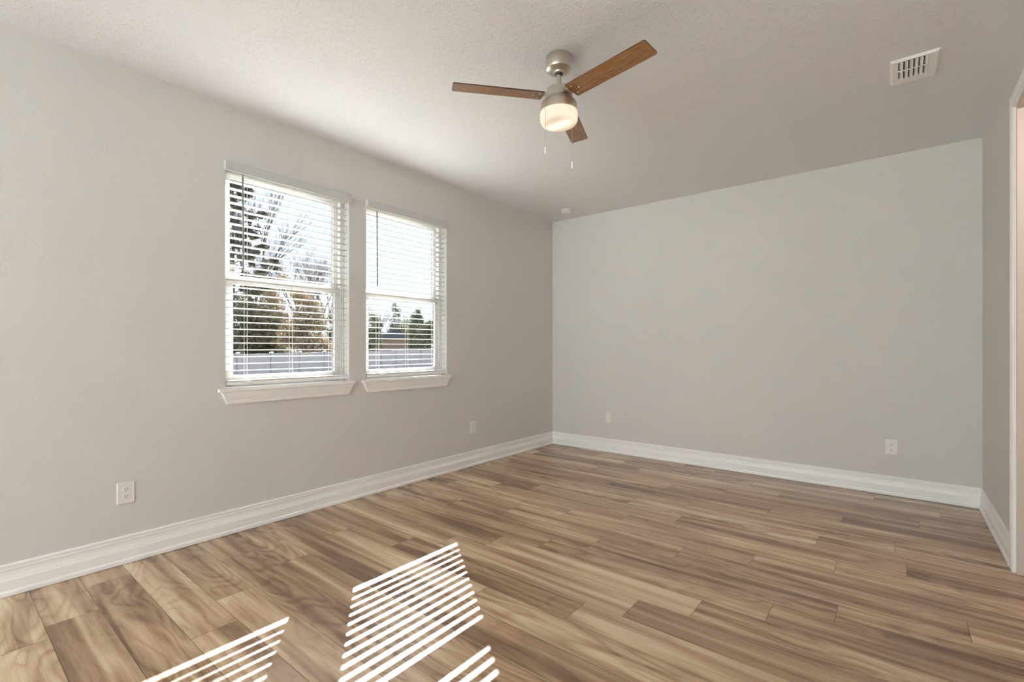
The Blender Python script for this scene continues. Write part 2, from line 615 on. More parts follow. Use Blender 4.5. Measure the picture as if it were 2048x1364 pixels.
# profile: distance from the outer edge, projection from the wall
def casing_mb():
    mb = MB()
    n = len(cprof)
    def ring(pt_fn):
        return [pt_fn(a, t) for a, t in cprof]
    paths = [ring(lambda a, t: (W - t, DOOR_Y1 + CAS - a, 0.0)),
             ring(lambda a, t: (W - t, DOOR_Y1 + CAS - a, DOOR_H + CAS - a)),
             ring(lambda a, t: (W - t, DOOR_Y0 - CAS + a, DOOR_H + CAS - a)),
             ring(lambda a, t: (W - t, DOOR_Y0 - CAS + a, 0.0))]
    vs = sum(paths, [])
    fs = []
    for k in range(3):
        for i in range(n):
            j = (i + 1) % n
            fs.append((k * n + i, k * n + j, (k + 1) * n + j, (k + 1) * n + i))
    fs += [tuple(range(n)), tuple(range(3 * n, 4 * n))]
    mb.add(vs, fs)
    return mb
casing_mb().build('door_casing', M['white_trim'], d1)
mb = MB()
jt = 0.018
mb.box(W - 0.001, W + 0.121, DOOR_Y1 - jt, DOOR_Y1 + 0.0, 0.0, DOOR_H)
mb.box(W - 0.001, W + 0.121, DOOR_Y0, DOOR_Y0 + jt, 0.0, DOOR_H)
mb.box(W - 0.001, W + 0.121, DOOR_Y0 + jt, DOOR_Y1 - jt, DOOR_H - jt, DOOR_H)
jb = mb.build('door_jamb', M['beige'], d1)
tag(jb, 'beige door jamb')

# ------------------------------------------------------------------ unseen glass door behind the viewer, added to let in fill light
d2 = empty('added_fill_door', ((SL_X0 + SL_X1) / 2, -L, 0), 'unseen white framed glass door behind the viewer, added for fill light', 'glass door', kind='structure')
mb = MB()
fy0, fy1 = -L - 0.13, -L - 0.05
mb.box(SL_X0, SL_X0 + 0.06, fy0, fy1, 0, SL_H)
mb.box(SL_X1 - 0.06, SL_X1, fy0, fy1, 0, SL_H)
mb.box(SL_X0 + 0.06, SL_X1 - 0.06, fy0, fy1, SL_H - 0.06, SL_H)
mb.box(SL_X0 + 0.06, SL_X1 - 0.06, fy0, fy1, 0, 0.05)
mid = (SL_X0 + SL_X1) / 2
mb.box(mid - 0.04, mid + 0.04, fy0, fy1, 0.05, SL_H - 0.06)
mb.build('door_frame', M['vinyl'], d2)
for a, b in ((SL_X0 + 0.06, mid - 0.04), (mid + 0.04, SL_X1 - 0.06)):
    mb = MB()
    mb.box(a, b, -L - 0.094, -L - 0.088, 0.05, SL_H - 0.06)
    mb.build('pane', M['clear_glass'], d2)

# ------------------------------------------------------------------ windows
def frame_box(mb, x0, x1, y0, y1, z0, z1, ws, wb, wt):
    """rectangular frame: side width ws, bottom wb, top wt"""
    mb.box(x0, x1, y0, y0 + ws, z0, z1)
    mb.box(x0, x1, y1 - ws, y1, z0, z1)
    mb.box(x0, x1, y0 + ws, y1 - ws, z0, z0 + wb)
    mb.box(x0, x1, y0 + ws, y1 - ws, z1 - wt, z1)
STOOL_Z = 0.928
def make_window():
    yc = (WIN_Y0 + WIN_Y1) / 2
    root = empty('window_1', (0, yc, STOOL_Z), 'left white single-hung window, nearer the viewer', 'window', kind='structure')
    y0, y1 = WIN_Y0, WIN_Y1
    f = MB()
    frame_box(f, -0.150, -0.072, y0, y1, STOOL_Z, WIN_Z1, 0.032, 0.03, 0.035)
    f.box(-0.078, -0.066, y0, y0 + 0.012, STOOL_Z, WIN_Z1)          # inner stop beads
    f.box(-0.078, -0.066, y1 - 0.012, y1, STOOL_Z, WIN_Z1)
    f.build('window_frame', M['vinyl'], root, bevel=0.002)
    u = MB()
    frame_box(u, -0.140, -0.112, y0 + 0.033, y1 - 0.033, 1.635, WIN_Z1 - 0.036, 0.036, 0.035, 0.03)
    us = u.build('upper_sash', M['vinyl'], root, bevel=0.003)
    g = MB()
    g.box(-0.129, -0.123, y0 + 0.065, y1 - 0.065, 1.665, WIN_Z1 - 0.062)
    g.build('pane', M['glass'], us)
    s = MB()
    frame_box(s, -0.110, -0.078, y0 + 0.033, y1 - 0.033, STOOL_Z + 0.031, 1.655, 0.044, 0.048, 0.048)
    s.box(-0.078, -0.070, yc - 0.10, yc + 0.10, 1.640, 1.652)        # lift lip
    ss = s.build('lower_sash', M['vinyl'], root, bevel=0.003)
    g = MB()
    g.box(-0.097, -0.091, y0 + 0.073, y1 - 0.073, STOOL_Z + 0.075, 1.61)
    g.build('pane', M['glass'], ss)
    k = MB()
    k.box(-0.100, -0.082, yc - 0.03, yc + 0.03, 1.655, 1.668)
    k.build('sash_lock', M['vinyl'], ss, bevel=0.003)
    # stool with horns, apron with raked ends
    st = MB()
    st.prism([(-0.072, y0 + 0.0005), (-0.072, y1 - 0.0005), (0.0005, y1 - 0.0005), (0.0005, y1 + 0.043), (0.030, y1 + 0.043),
              (0.030, y0 - 0.043), (0.0005, y0 - 0.043), (0.0005, y0 + 0.0005)], STOOL_Z - 0.0215, STOOL_Z)
    st.build('window_stool', M['white_trim'], root, bevel=0.004)
    a = MB()
    prf = [(0.0, STOOL_Z - 0.0225, 0.0), (0.026, STOOL_Z - 0.0225, 0.0), (0.0245, 0.893, 0.006), (0.020, 0.872, 0.016), (0.0145, 0.852, 0.0245),
           (0.0128, 0.8495, 0.0255), (0.0160, 0.8485, 0.026), (0.0150, 0.829, 0.034), (0.0, 0.829, 0.034)]
    n = len(prf)
    vs = [(x + 0.0005, y0 - 0.026 + e, z) for x, z, e in prf] + [(x + 0.0005, y1 + 0.026 - e, z) for x, z, e in prf]
    a.add(vs, [(i, (i + 1) % n, n + (i + 1) % n, n + i) for i in range(n)] + [tuple(range(n))[::-1], tuple(range(n, 2 * n))])
    a.build('window_apron', M['white_trim'], root)
    return root
w1 = make_window()
w2 = copy_tree(w1)
w2.name = 'window_2'
w2.location.y += WIN_STEP
w2['label'] = 'right white single-hung window, nearer the far corner'

# ------------------------------------------------------------------ blinds
SLAT_N, SLAT_P, SLAT_Z = 28, 0.04535, 1.037
def make_blind():
    yc = (WIN_Y0 + WIN_Y1) / 2
    y0, y1 = WIN_Y0 + 0.007, WIN_Y1 - 0.007
    root = empty('window_blind', (0, yc, STOOL_Z), 'open white slatted blind in the left window, golden and bare trees showing through', 'blind',
                 'horizontal blinds in the two windows')
    b = MB()
    b.box(-0.064, -0.010, y0, y1, 2.318, 2.360)
    b.build('headrail', M['blind'], root, bevel=0.002)
    v = MB()
    va, vb = WIN_Y0 - 0.009, WIN_Y1 + 0.004
    v.box(0.018, 0.031, va, vb, 2.312, 2.373)
    v.box(0.0005, 0.018, va, va + 0.008, 2.312, 2.373)
    v.box(0.0005, 0.018, vb - 0.008, vb, 2.312, 2.373)
    v.box(-0.008, 0.018, y0 + 0.02, y1 - 0.02, 2.345, 2.360)
    v.build('valance', M['valance'], root, bevel=0.0025)
    s = MB()
    SW, ST = 0.040, 0.0032
    for k in range(SLAT_N):
        z = SLAT_Z + k * SLAT_P
        n = 5
        vs = []
        for yy in (y0 + 0.003, y1 - 0.003):
            for h in (0, 1):
                for i in range(n):
                    t = i / (n - 1)
                    x = -0.012 - SW * t
                    vs.append((x, yy, z + 0.0034 * (0.5 - t) + 0.0012 * (1 - (2 * t - 1) ** 2) + (ST if h else 0.0)))
        fs = []
        for i in range(n - 1):
            fs.append((i, i + 1, 2 * n + i + 1, 2 * n + i))
            fs.append((n + i, 3 * n + i, 3 * n + i + 1, n + i + 1))
            fs.append((i, n + i, n + i + 1, i + 1))
            fs.append((2 * n + i, 2 * n + i + 1, 3 * n + i + 1, 3 * n + i))
        fs.append((0, 2 * n, 3 * n, n))
        fs.append((n - 1, 2 * n - 1, 4 * n - 1, 3 * n - 1))
        s.add(vs, fs)
    s.build('slats', M['blind'], root)
    r = MB()
    r.box(-0.060, -0.008, y0 + 0.002, y1 - 0.002, 0.947, 0.968)
    r.box(-0.058, -0.010, y0 + 0.003, y1 - 0.003, 0.970, 0.979)
    r.build('bottom_rail', M['white_trim'], root, bevel=0.003)
    for yy in (y0 + 0.13, yc, y1 - 0.13):
        c = MB()
        for x in (-0.0085, -0.0595):
            c.tube((x, yy, 0.978), (x, yy, 2.32), 0.00055, n=5)
        c.tube((-0.034, yy + 0.008, 0.978), (-0.034, yy + 0.008, 2.32), 0.0006, n=5)
        for k in range(SLAT_N):
            z = SLAT_Z + k * SLAT_P - 0.0009
            c.tube((-0.0085, yy, z), (-0.0595, yy, z), 0.0005, n=4)
        c.build('ladder_cord', M['cord'], root)
    wd = MB()
    wy = y0 + 0.098
    wd.tube((-0.002, wy, 2.330), (-0.002, wy, 2.305), 0.002, n=8)
    wd.tube((-0.001, wy, 2.307), (0.001, wy + 0.002, 1.712), 0.0052, n=6, smooth=False)
    wd.tube((0.001, wy + 0.002, 1.712), (0.001, wy + 0.002, 1.695), 0.0062, n=8)
    wd.build('tilt_wand', M['wand'], root)
    # tied up pull cord resting over the bottom rail
    kc = MB()
    pts = []
    random.seed(3)
    for i in range(26):
        t = i / 25
        a = t * 5.2 * pi
        pts.append(Vector((-0.004 + 0.003 * sin(a * 1.7), y0 + 0.135 + 0.028 * cos(a) * (0.5 + 0.5 * t) + 0.022 * t, 0.966 + 0.016 * sin(a) * (0.4 + 0.6 * t))))
    for p, q in zip(pts, pts[1:]):
        kc.tube(p, q, 0.0012, n=5)
    kc.tube((-0.0035, y0 + 0.122, 0.985), (-0.0035, y0 + 0.118, 0.966), 0.0035, 0.005, n=8)
    kc.build('pull_cord', M['cord'], root)
    return root
b1 = make_blind()
b2 = copy_tree(b1)
b2.location.y += WIN_STEP
b2['label'] = 'open white slatted blind in the right window, mostly sky and green treetops showing through'

# ------------------------------------------------------------------ outlets and wall plates
def plate_matrix(wall, u, z):
    if wall == 'left':       # local x -> +Y along wall, local y -> out (+X)
        return Matrix(((0, 1, 0, 0), (1, 0, 0, u), (0, 0, 1, z), (0, 0, 0, 1)))
    return Matrix(((1, 0, 0, u), (0, -1, 0, 0), (0, 0, 1, z), (0, 0, 0, 1)))
def rounded(w_, h_, r, n=5):
    pts = []
    for cx, cz, a0 in ((w_ / 2 - r, h_ / 2 - r, 0), (-w_ / 2 + r, h_ / 2 - r, pi / 2), (-w_ / 2 + r, -h_ / 2 + r, pi), (w_ / 2 - r, -h_ / 2 + r, 1.5 * pi)):
        for i in range(n):
            a = a0 + pi / 2 * i / (n - 1)
            pts.append((cx + r * cos(a), cz + r * sin(a)))
    return pts
def slab(mb, pts, y0, y1, inset=0.0, mi=0, z=0.0):
    n = len(pts)
    vs = [(x, y0, zz + z) for x, zz in pts]
    cx = sum(p[0] for p in pts) / n
    cz = sum(p[1] for p in pts) / n
    rr = max(abs(p[0] - cx) for p in pts)
    rh = max(abs(p[1] - cz) for p in pts)
    vs += [(x, y1 - inset, zz + z) for x, zz in pts]
    vs += [(cx + (x - cx) * (1 - inset / rr), y1, cz + (zz - cz) * (1 - inset / rh) + z) for x, zz in pts]
    fs = [tuple(range(n))[::-1], tuple(range(2 * n, 3 * n))]
    for k in range(2):
        fs += [(k * n + i, k * n + (i + 1) % n, (k + 1) * n + (i + 1) % n, (k + 1) * n + i) for i in range(n)]
    mb.add(vs, fs, mi)
def wall_plate(wall, u, z, w_, h_, kind, name, label, cat, group=None):
    mtx = plate_matrix(wall, u, z)
    root = empty(name, mtx @ Vector((0, 0, 0)), label, cat, group)
    mb = MB()
    slab(mb, rounded(w_, h_, 0.003), 0.0004, 0.0062, 0.0025)
    mb.xform(mtx)
    mb.build('cover_plate', M['plate'], root)
    if kind == 'duplex':
        for dz in (0.0195, -0.0195):
            mb = MB()
            pts = [(0.0165 * cos(a) * 1.02, max(-0.0135, min(0.0135, 0.0172 * sin(a)))) for a in [2 * pi * i / 28 for i in range(28)]]
            slab(mb, pts, 0.0063, 0.0088, 0.0008, z=dz)
            mb.xform(mtx)
            rc = mb.build('receptacle', M['plate'], root)
            sl_ = MB()
            for sx_, hh in ((-0.0063, 0.0042), (0.0063, 0.0034)):
                sl_.box(sx_ - 0.0012, sx_ + 0.0012, 0.0084, 0.0090, dz + 0.004 - hh, dz + 0.004 + hh)
            pts = [(0.0024 * cos(a), max(-0.0018, 0.0024 * sin(a))) for a in [2 * pi * i / 14 for i in range(14)]]
            slab(sl_, pts, 0.0084, 0.0090, 0.0001, z=dz - 0.0078)
            sl_.xform(mtx)
            tag(sl_.build('socket_slots', M['dark'], rc), 'dark socket slots')
        mb = MB()
        slab(mb, [(0.003 * cos(2 * pi * i / 12), 0.003 * sin(2 * pi * i / 12)) for i in range(12)], 0.0062, 0.0072, 0.0004)
        mb.xform(mtx)
        mb.build('screw', M['plate'], root)
    else:
        mb = MB()
        slab(mb, rounded(0.033, 0.066, 0.002), 0.0062, 0.0075, 0.0006)
        mb.xform(mtx)
        mb.build('center_insert', M['plate'], root)
        for dz in (0.042, -0.042):
            mb = MB()
            slab(mb, [(0.0028 * cos(2 * pi * i / 12), 0.0028 * sin(2 * pi * i / 12)) for i in range(12)], 0.0062, 0.0070, 0.0004, z=dz)
            mb.xform(mtx)
            mb.build('screw', M['plate'], root)
    return root
OUTG = 'duplex outlets low on the walls'
wall_plate('left', -4.201, 0.388, 0.078, 0.117, 'duplex', 'electrical_outlet', 'white duplex outlet left of the windows, nearest the viewer', 'outlet', OUTG)
wall_plate('left', -1.424, 0.387, 0.074, 0.117, 'duplex', 'electrical_outlet', 'white duplex outlet on the window wall near the far corner', 'outlet', OUTG)
wall_plate('back', 3.286, 0.387, 0.076, 0.121, 'duplex', 'electrical_outlet', 'white duplex outlet on the plain far wall toward the doorway', 'outlet', OUTG)
wall_plate('back', 0.770, 0.392, 0.070, 0.119, 'blank', 'wall_plate', 'white wall plate without sockets on the far wall near the window corner', 'wall plate')

# ------------------------------------------------------------------ ceiling vent
VX0, VX1, VY0, VY1 = 3.290, 3.497, -1.612, -1.313
vent = empty('ceiling_vent', ((VX0 + VX1) / 2, (VY0 + VY1) / 2, H), 'white metal air vent with two rows of louvers in the ceiling', 'air vent')
gx0, gx1, gy0, gy1 = 3.326, 3.452, -1.592, -1.372
ZP = H - 0.012
mb = MB()
ins = 0.010
outer_t = [(VX0, VY0, H - 0.0005), (VX1, VY0, H - 0.0005), (VX1, VY1, H - 0.0005), (VX0, VY1, H - 0.0005)]
outer_b = [(VX0 + ins, VY0 + ins, ZP), (VX1 - ins, VY0 + ins, ZP), (VX1 - ins, VY1 - ins, ZP), (VX0 + ins, VY1 - ins, ZP)]
inner_b = [(gx0, gy0, ZP), (gx1, gy0, ZP), (gx1, gy1, ZP), (gx0, gy1, ZP)]
inner_t = [(gx0, gy0, H - 0.0015), (gx1, gy0, H - 0.0015), (gx1, gy1, H - 0.0015), (gx0, gy1, H - 0.0015)]
fs = []
for k in range(3):
    fs += [(k * 4 + i, k * 4 + (i + 1) % 4, (k + 1) * 4 + (i + 1) % 4, (k + 1) * 4 + i) for i in range(4)]
mb.add(outer_t + outer_b + inner_b + inner_t, fs)
gm = (gy0 + gy1) / 2
mb.box(gx0, gx1, gm - 0.005, gm + 0.005, ZP, ZP + 0.004)
mb.build('vent_frame', M['white_trim'], vent)
mb = MB()
mb.box(gx0, gx1, gy0, gy1, H - 0.0012, H - 0.0004)  # flat sheet below the ceiling, coloured dark as the shade in a duct
tag(mb.build('duct_shade', M['duct'], vent), 'dark sheet painted as duct shade')
for ya, yb in ((gy0, gm - 0.005), (gm + 0.005, gy1)):
    for k in range(6):
        x = gx0 + 0.004 + (gx1 - gx0) / 6 * k
        mb = MB()
        n = 5
        vs = []
        for yy in (ya + 0.001, yb - 0.001):
            for h in (0, 0.0009):
                for i in range(n):
                    t = i / (n - 1)
                    vs.append((x + 0.0160 * t ** 1.3 + h, yy, ZP + 0.0090 - 0.0120 * t ** 0.8 + h * 0.6))
        fs = []
        for i in range(n - 1):
            fs += [(i, i + 1, 2 * n + i + 1, 2 * n + i), (n + i, 3 * n + i, 3 * n + i + 1, n + i + 1),
                   (i, n + i, n + i + 1, i + 1), (2 * n + i, 2 * n + i + 1, 3 * n + i + 1, 3 * n + i)]
        fs += [(0, 2 * n, 3 * n, n), (n - 1, 2 * n - 1, 4 * n - 1, 3 * n - 1)]
        mb.add(vs, fs)
        mb.build('louver', M['white_trim'], vent)

# ------------------------------------------------------------------ smoke detector
sdx, sdy = 0.425, -0.345
sd = empty('smoke_detector', (sdx, sdy, H), 'round white smoke detector on the ceiling by the far corner', 'smoke detector')
mb = MB()
mb.lathe(sdx, sdy, [(0.066, H - 0.0005), (0.066, H - 0.010), (0.064, H - 0.012)], 40)
mb.build('base_ring', M['plate'], sd)
mb = MB()
mb.lathe(sdx, sdy, [(0.060, H - 0.0125), (0.0615, H - 0.020), (0.059, H - 0.030), (0.050, H - 0.038), (0.030, H - 0.041), (0.0, H - 0.041)], 40)
mb.build('cover', M['plate'], sd)
mb = MB()
for i in range(14):
    a = 2 * pi * i / 14
    a2 = a + 2 * pi / 14 * 0.6
    r0 = 0.0608
    mb.add([(sdx + r0 * cos(t), sdy + r0 * sin(t), z) for t, z in ((a, H - 0.0235), (a2, H - 0.0235), (a2, H - 0.0205), (a, H - 0.0205))] +
           [(sdx + (r0 + 0.001) * cos(t), sdy + (r0 + 0.001) * sin(t), z) for t, z in ((a, H - 0.0235), (a2, H - 0.0235), (a2, H - 0.0205), (a, H - 0.0205))],
           [(0, 1, 2, 3), (4, 5, 6, 7), (0, 1, 5, 4), (2, 3, 7, 6), (1, 2, 6, 5), (0, 3, 7, 4)])
tag(mb.build('vent_slots', M['dark'], sd), 'dark slots')

# ------------------------------------------------------------------ ceiling fan
FX, FY = 1.913, -2.771
fan = empty('ceiling_fan', (FX, FY, H), 'brushed nickel ceiling fan with three brown wood blades and lit lamp', 'ceiling fan')
mb = MB()
mb.lathe(FX, FY, [(0.0, H - 0.0005), (0.069, H - 0.0005), (0.070, H - 0.004), (0.070, H - 0.060), (0.067, H - 0.068), (0.060, H - 0.073), (0.040, H - 0.078),
                  (0.031, H - 0.080), (0.029, H - 0.087), (0.023, H - 0.089), (0.021, H - 0.080), (0.0, H - 0.080)], 48)
canopy = mb.build('canopy', M['nickel'], fan)
mb = MB()
for a in (-2.05, -1.72):
    mb.tube((FX + 0.0695 * cos(a), FY + 0.0695 * sin(a), H - 0.014), (FX + 0.073 * cos(a), FY + 0.073 * sin(a), H - 0.014), 0.0035, n=10)
mb.build('screw', M['chrome'], canopy)
mb = MB()
mb.lathe(FX, FY, [(0.0, H - 0.078), (0.0225, H - 0.080), (0.0225, H - 0.088), (0.016, H - 0.098), (0.0, H - 0.100)], 28)
tag(mb.build('hanger_ball', M['dark_metal'], fan), 'black hanger ball')
mb = MB()
mb.lathe(FX, FY, [(0.0125, H - 0.095), (0.0125, H - 0.170)], 24)
mb.build('downrod', M['nickel'], fan)
mb = MB()
mb.lathe(FX, FY, [(0.012, 2.577), (0.020, 2.577), (0.022, 2.572), (0.056, 2.571), (0.064, 2.567), (0.066, 2.560), (0.066, 2.541), (0.0645, 2.5395), (0.0645, 2.538),
                  (0.071, 2.537), (0.0725, 2.533), (0.0725, 2.515), (0.071, 2.5135), (0.071, 2.512), (0.078, 2.510), (0.0945, 2.490), (0.0965, 2.484), (0.0965, 2.448), (0.092, 2.446), (0.0, 2.446)], 56)
mb.build('motor_housing', M['nickel'], fan)
# blades
ZB = 2.528
def blade_mb():
    mb = MB()
    r0, r1, wd, th, cr = 0.088, 0.566, 0.106, 0.0062, 0.010
    pts = []
    for cx_, cy_, a0 in ((r1 - cr, wd / 2 - cr, 0), (r0 + cr, wd / 2 - cr, pi / 2), (r0 + cr, -wd / 2 + cr, pi), (r1 - cr, -wd / 2 + cr, 1.5 * pi)):
        for i in range(6):
            a = a0 + pi / 2 * i / 5
            pts.append((cx_ + cr * cos(a), cy_ + cr * sin(a)))
    n = len(pts)
    mb.add([(x, y, -th / 2) for x, y in pts] + [(x, y, th / 2) for x, y in pts],
           [tuple(range(n))[::-1], tuple(range(n, 2 * n))], 0)
    mb.add([(x, y, -th / 2) for x, y in pts] + [(x, y, th / 2) for x, y in pts],
           [(i, (i + 1) % n, n + (i + 1) % n, n + i) for i in range(n)], 1)
    return mb
for k, az in enumerate((-10.5, 109.5, 229.5)):
    mtx = Matrix.Translation((FX, FY, ZB)) @ Matrix.Rotation(rad(az), 4, 'Z') @ Matrix.Rotation(rad(-9.0), 4, 'X')
    mb = blade_mb()
    loc = [v.copy() for v in mb.v]
    mb.xform(mtx)
    bo = mb.build('blade', [M['blade'], M['blade_edge']], fan)
    uvl = bo.data.uv_layers.new(name='plank')
    for lp in bo.data.loops:
        v = loc[lp.vertex_index]
        uvl.data[lp.index].uv = (v.x + k * 3.1, v.y + k * 1.7)
    arm = MB()
    arm.box(0.055, 0.150, -0.016, 0.016, 0.0032, 0.0062)
    arm.box(0.055, 0.100, -0.030, 0.030, 0.0062, 0.0095)
    arm.xform(mtx)
    arm.build('blade_arm', M['nickel'], bo)
    for sx_, sy_ in ((0.112, -0.028), (0.112, 0.028), (0.142, 0.0)):
        sc_ = MB()
        sc_.lathe(sx_, sy_, [(0.0, -0.0052), (0.003, -0.0050), (0.0046, -0.0038), (0.0048, -0.0031)], 14, cap=False)
        sc_.xform(mtx)
        sc_.build('screw', M['chrome'], bo)
# lamp
mb = MB()
mb.lathe(FX, FY, [(0.090, 2.4455), (0.099, 2.444), (0.1005, 2.438), (0.1005, 2.412), (0.0995, 2.402), (0.096, 2.392), (0.089, 2.384), (0.078, 2.379), (0.060, 2.3765), (0.030, 2.376), (0.0, 2.376)], 56, cap=False)
tag(mb.build('lamp_shade', M['frosted'], fan), 'glowing frosted glass drum shade')
mb = MB()
mb.lathe(FX, FY, [(0.0, 2.4455), (0.014, 2.444), (0.014, 2.430), (0.022, 2.415), (0.024, 2.402), (0.018, 2.396), (0.0, 2.392)], 24)
mb.build('bulb', M['bulb'], fan)
for (dx, dz) in ((0.045, 0.0), (-0.045, 0.0)):
    pl_ = bpy.data.lights.new('fan_lamp', 'POINT')
    pl_.energy = 0.09
    pl_.color = (1.0, 0.84, 0.66)
    pl_.shadow_soft_size = 0.02
    po = bpy.data.objects.new('fan_lamp', pl_)
    COL.objects.link(po)
    po.location = (FX + dx, FY, 2.41)
def chain(px_off, ztop, zf0, zf1):
    p = Vector((FX, FY, 0)) + RGT * px_off[0] + FWD * px_off[1]
    c = MB()
    d = Vector((FX, FY, 0)) - p
    inn = p + d * (1 - 0.0966 / d.length if d.length > 0.0966 else 0)
    c.tube((inn.x, inn.y, ztop), (p.x, p.y, ztop - 0.004), 0.0022, n=8)
    c.tube((p.x, p.y, ztop - 0.003), (p.x, p.y, zf0), 0.0012, n=6)
    ch = c.build('pull_chain', M['chrome'], fan)
    f = MB()
    f.lathe(p.x, p.y, [(0.0, zf0), (0.002, zf0), (0.0045, zf0 - 0.004), (0.0048, zf1 + 0.003), (0.003, zf1), (0.0, zf1)], 14)
    f.build('chain_fob', M['white_trim'], ch)
chain((-0.077, -0.078), 2.475, 2.232, 2.193)
chain((0.080, 0.074), 2.475, 2.215, 2.174)

# ------------------------------------------------------------------ garden
def gz(x):
    t = min(1.0, max(0.0, -x / 22.0))
    return -0.28 - 0.70 * t
mb = MB()
xs = [6, -0.2, -4, -8, -14, -22, -40, -70, -110]
ys = [-60, -20, -6, 2, 12, 30, 60, 100]
vs = [(x, y, gz(x) if x < 0 else -0.28) for x in xs for y in ys]
ny = len(ys)
fs = [(i * ny + j, (i + 1) * ny + j, (i + 1) * ny + j + 1, i * ny + j + 1) for i in range(len(xs) - 1) for j in range(ny - 1)]
mb.add(vs, fs)
tag(mb.build('ground', M['lawn']), 'grass yard outside the windows', 'ground', kind='structure')

mb = MB()
mb.box(-3.0, 7.0, -17.0, -L - T - 0.01, -0.20, -0.04)  # unseen slab added to throw sunlight up through the rear door
tag(mb.build('bounce_slab', M['concrete']), 'pale concrete patio, unseen, added to bounce sun indoors', 'bounce_slab', kind='structure')

# white privacy fence
def fpt(s):
    p = Vector((CAMX, CAMY, 0)) + FWD * (22 + 22 * s) + RGT * (-12.98 + 6.38 * s)
    return p, 0.89 + 0.16 * s
f0, fz0 = fpt(0)
fence = empty('privacy_fence', (f0.x, f0.y, gz(f0.x)), 'pale lavender-white vinyl privacy fence across the yard behind both windows', 'fence')
ss = [-0.255 + 0.0905 * k for k in range(18)]
fd = (fpt(1)[0] - fpt(0)[0]).normalized()
fn = Vector((-fd.y, fd.x, 0))
for k, s in enumerate(ss):
    p, zt = fpt(s)
    zb = gz(p.x)
    post = MB()
    rot = Matrix(((fd.x, fn.x, 0, p.x), (fd.y, fn.y, 0, p.y), (0, 0, 1, 0), (0, 0, 0, 1)))
    post.box(-0.064, 0.064, -0.064, 0.064, zb - 0.02, zt)
    post.xform(rot)
    po = post.build('fence_post', M['fence'], fence)
    cp = MB()
    cp.box(-0.082, 0.082, -0.082, 0.082, zt + 0.001, zt + 0.035)
    b_ = len(cp.v)
    cp.add([(-0.075, -0.075, zt + 0.035), (0.075, -0.075, zt + 0.035), (0.075, 0.075, zt + 0.035), (-0.075, 0.075, zt + 0.035), (0, 0, zt + 0.085)],
           [(0, 1, 4), (1, 2, 4), (2, 3, 4), (3, 0, 4)])
    cp.xform(rot)
    cp.build('post_cap', M['fence_cap'], po)
    if k < len(ss) - 1:
        q, zq = fpt(ss[k + 1])
        pn = MB()
        a, b = p + fd * 0.066, q - fd * 0.066
        nb = 12
        for i in range(nb):
            u0, u1 = i / nb, (i + 0.94) / nb
            A, B = a.lerp(b, u0), a.lerp(b, u1)
            zA, zB = zt - 0.06 + (zq - zt) * u0, zt - 0.06 + (zq - zt) * u1
            gA, gB = gz(A.x) - 0.02, gz(B.x) - 0.02
            vs = []
            for e in (-0.012, 0.012):
                vs += [A + fn * e + Vector((0, 0, gA)), B + fn * e + Vector((0, 0, gB)), B + fn * e + Vector((0, 0, zB)), A + fn * e + Vector((0, 0, zA))]
            pn.add(vs, [(0, 1, 2, 3), (4, 7, 6, 5), (0, 4, 5, 1), (1, 5, 6, 2), (2, 6, 7, 3), (3, 7, 4, 0)])
        for (za, zb_) in ((-0.075, -0.02), (-1.60, -1.50)):
            vs = []
            for e in (-0.022, 0.022):
                vs += [a + fn * e + Vector((0, 0, zt + za)), b + fn * e + Vector((0, 0, zq + za)), b + fn * e + Vector((0, 0, zq + zb_)), a + fn * e + Vector((0, 0, zt + zb_))]
            pn.add(vs, [(0, 1, 2, 3), (4, 7, 6, 5), (0, 4, 5, 1), (1, 5, 6, 2), (2, 6, 7, 3), (3, 7, 4, 0)])
        pn.build('fence_panel', M['fence'], fence)

# house beyond the fence
hp = out_at(786, 76)
hz = gz(hp.x)
house = empty('neighbor_house', (hp.x, hp.y, hz), 'low brick house with a grey hipped roof beyond the fence, seen in the right window', 'house')
mb = MB()
hw, hd = 2.0, 2.4
rotH = Matrix.Translation((hp.x, hp.y, 0)) @ Matrix.Rotation(YAW + 0.25, 4, 'Z')
mb.box(-hw, hw, -hd, hd, hz - 0.05, 2.70)
mb.xform(rotH)
mb.build('house_wall', M['brick'], house)
mb = MB()
e = 0.35
mb.add([(-hw - e, -hd - e, 2.62), (hw + e, -hd - e, 2.62), (hw + e, hd + e, 2.62), (-hw - e, hd + e, 2.62), (0, -0.4, 4.15), (0, 0.4, 4.15)],
       [(0, 1, 4), (1, 2, 5, 4), (2, 3, 5), (3, 0, 4, 5), (3, 2, 1, 0)])
mb.xform(rotH)
mb.build('house_roof', M['roof'], house)

# ---- trees
def leaf_cloud(mb, rng, blobs, n, size, elong=1.4):
    n, size = int(n * 2.6), size * 0.60
    """many small leaf-cluster faces spread through ellipsoid blobs (cx, cy, cz, rx, rz)"""
    tot = sum(b[3] ** 2 * b[4] for b in blobs)
    for (cx_, cy_, cz_, rx, rz) in blobs:
        for _ in range(max(8, int(n * rx * rx * rz / tot))):
            d = Vector((rng.gauss(0, 1), rng.gauss(0, 1), rng.gauss(0, 1))).normalized()
            r = rng.random() ** 0.45
            c = Vector((cx_ + d.x * rx * r, cy_ + d.y * rx * r, cz_ + d.z * rz * r))
            u = Vector((rng.gauss(0, 1), rng.gauss(0, 1), rng.gauss(0, 1))).normalized()
            v = u.orthogonal().normalized()
            v = (v * cos(rng.random() * 6.28) + u.cross(v) * sin(rng.random() * 6.28)).normalized()
            s = size * (0.5 + rng.random())
            a, b = u * s * elong, v * s * 0.6
            nn = u.cross(v) * s * 0.25
            mb.add([c - a, c - b + nn, c + a, c + b + nn], [(0, 1, 2), (0, 2, 3)])
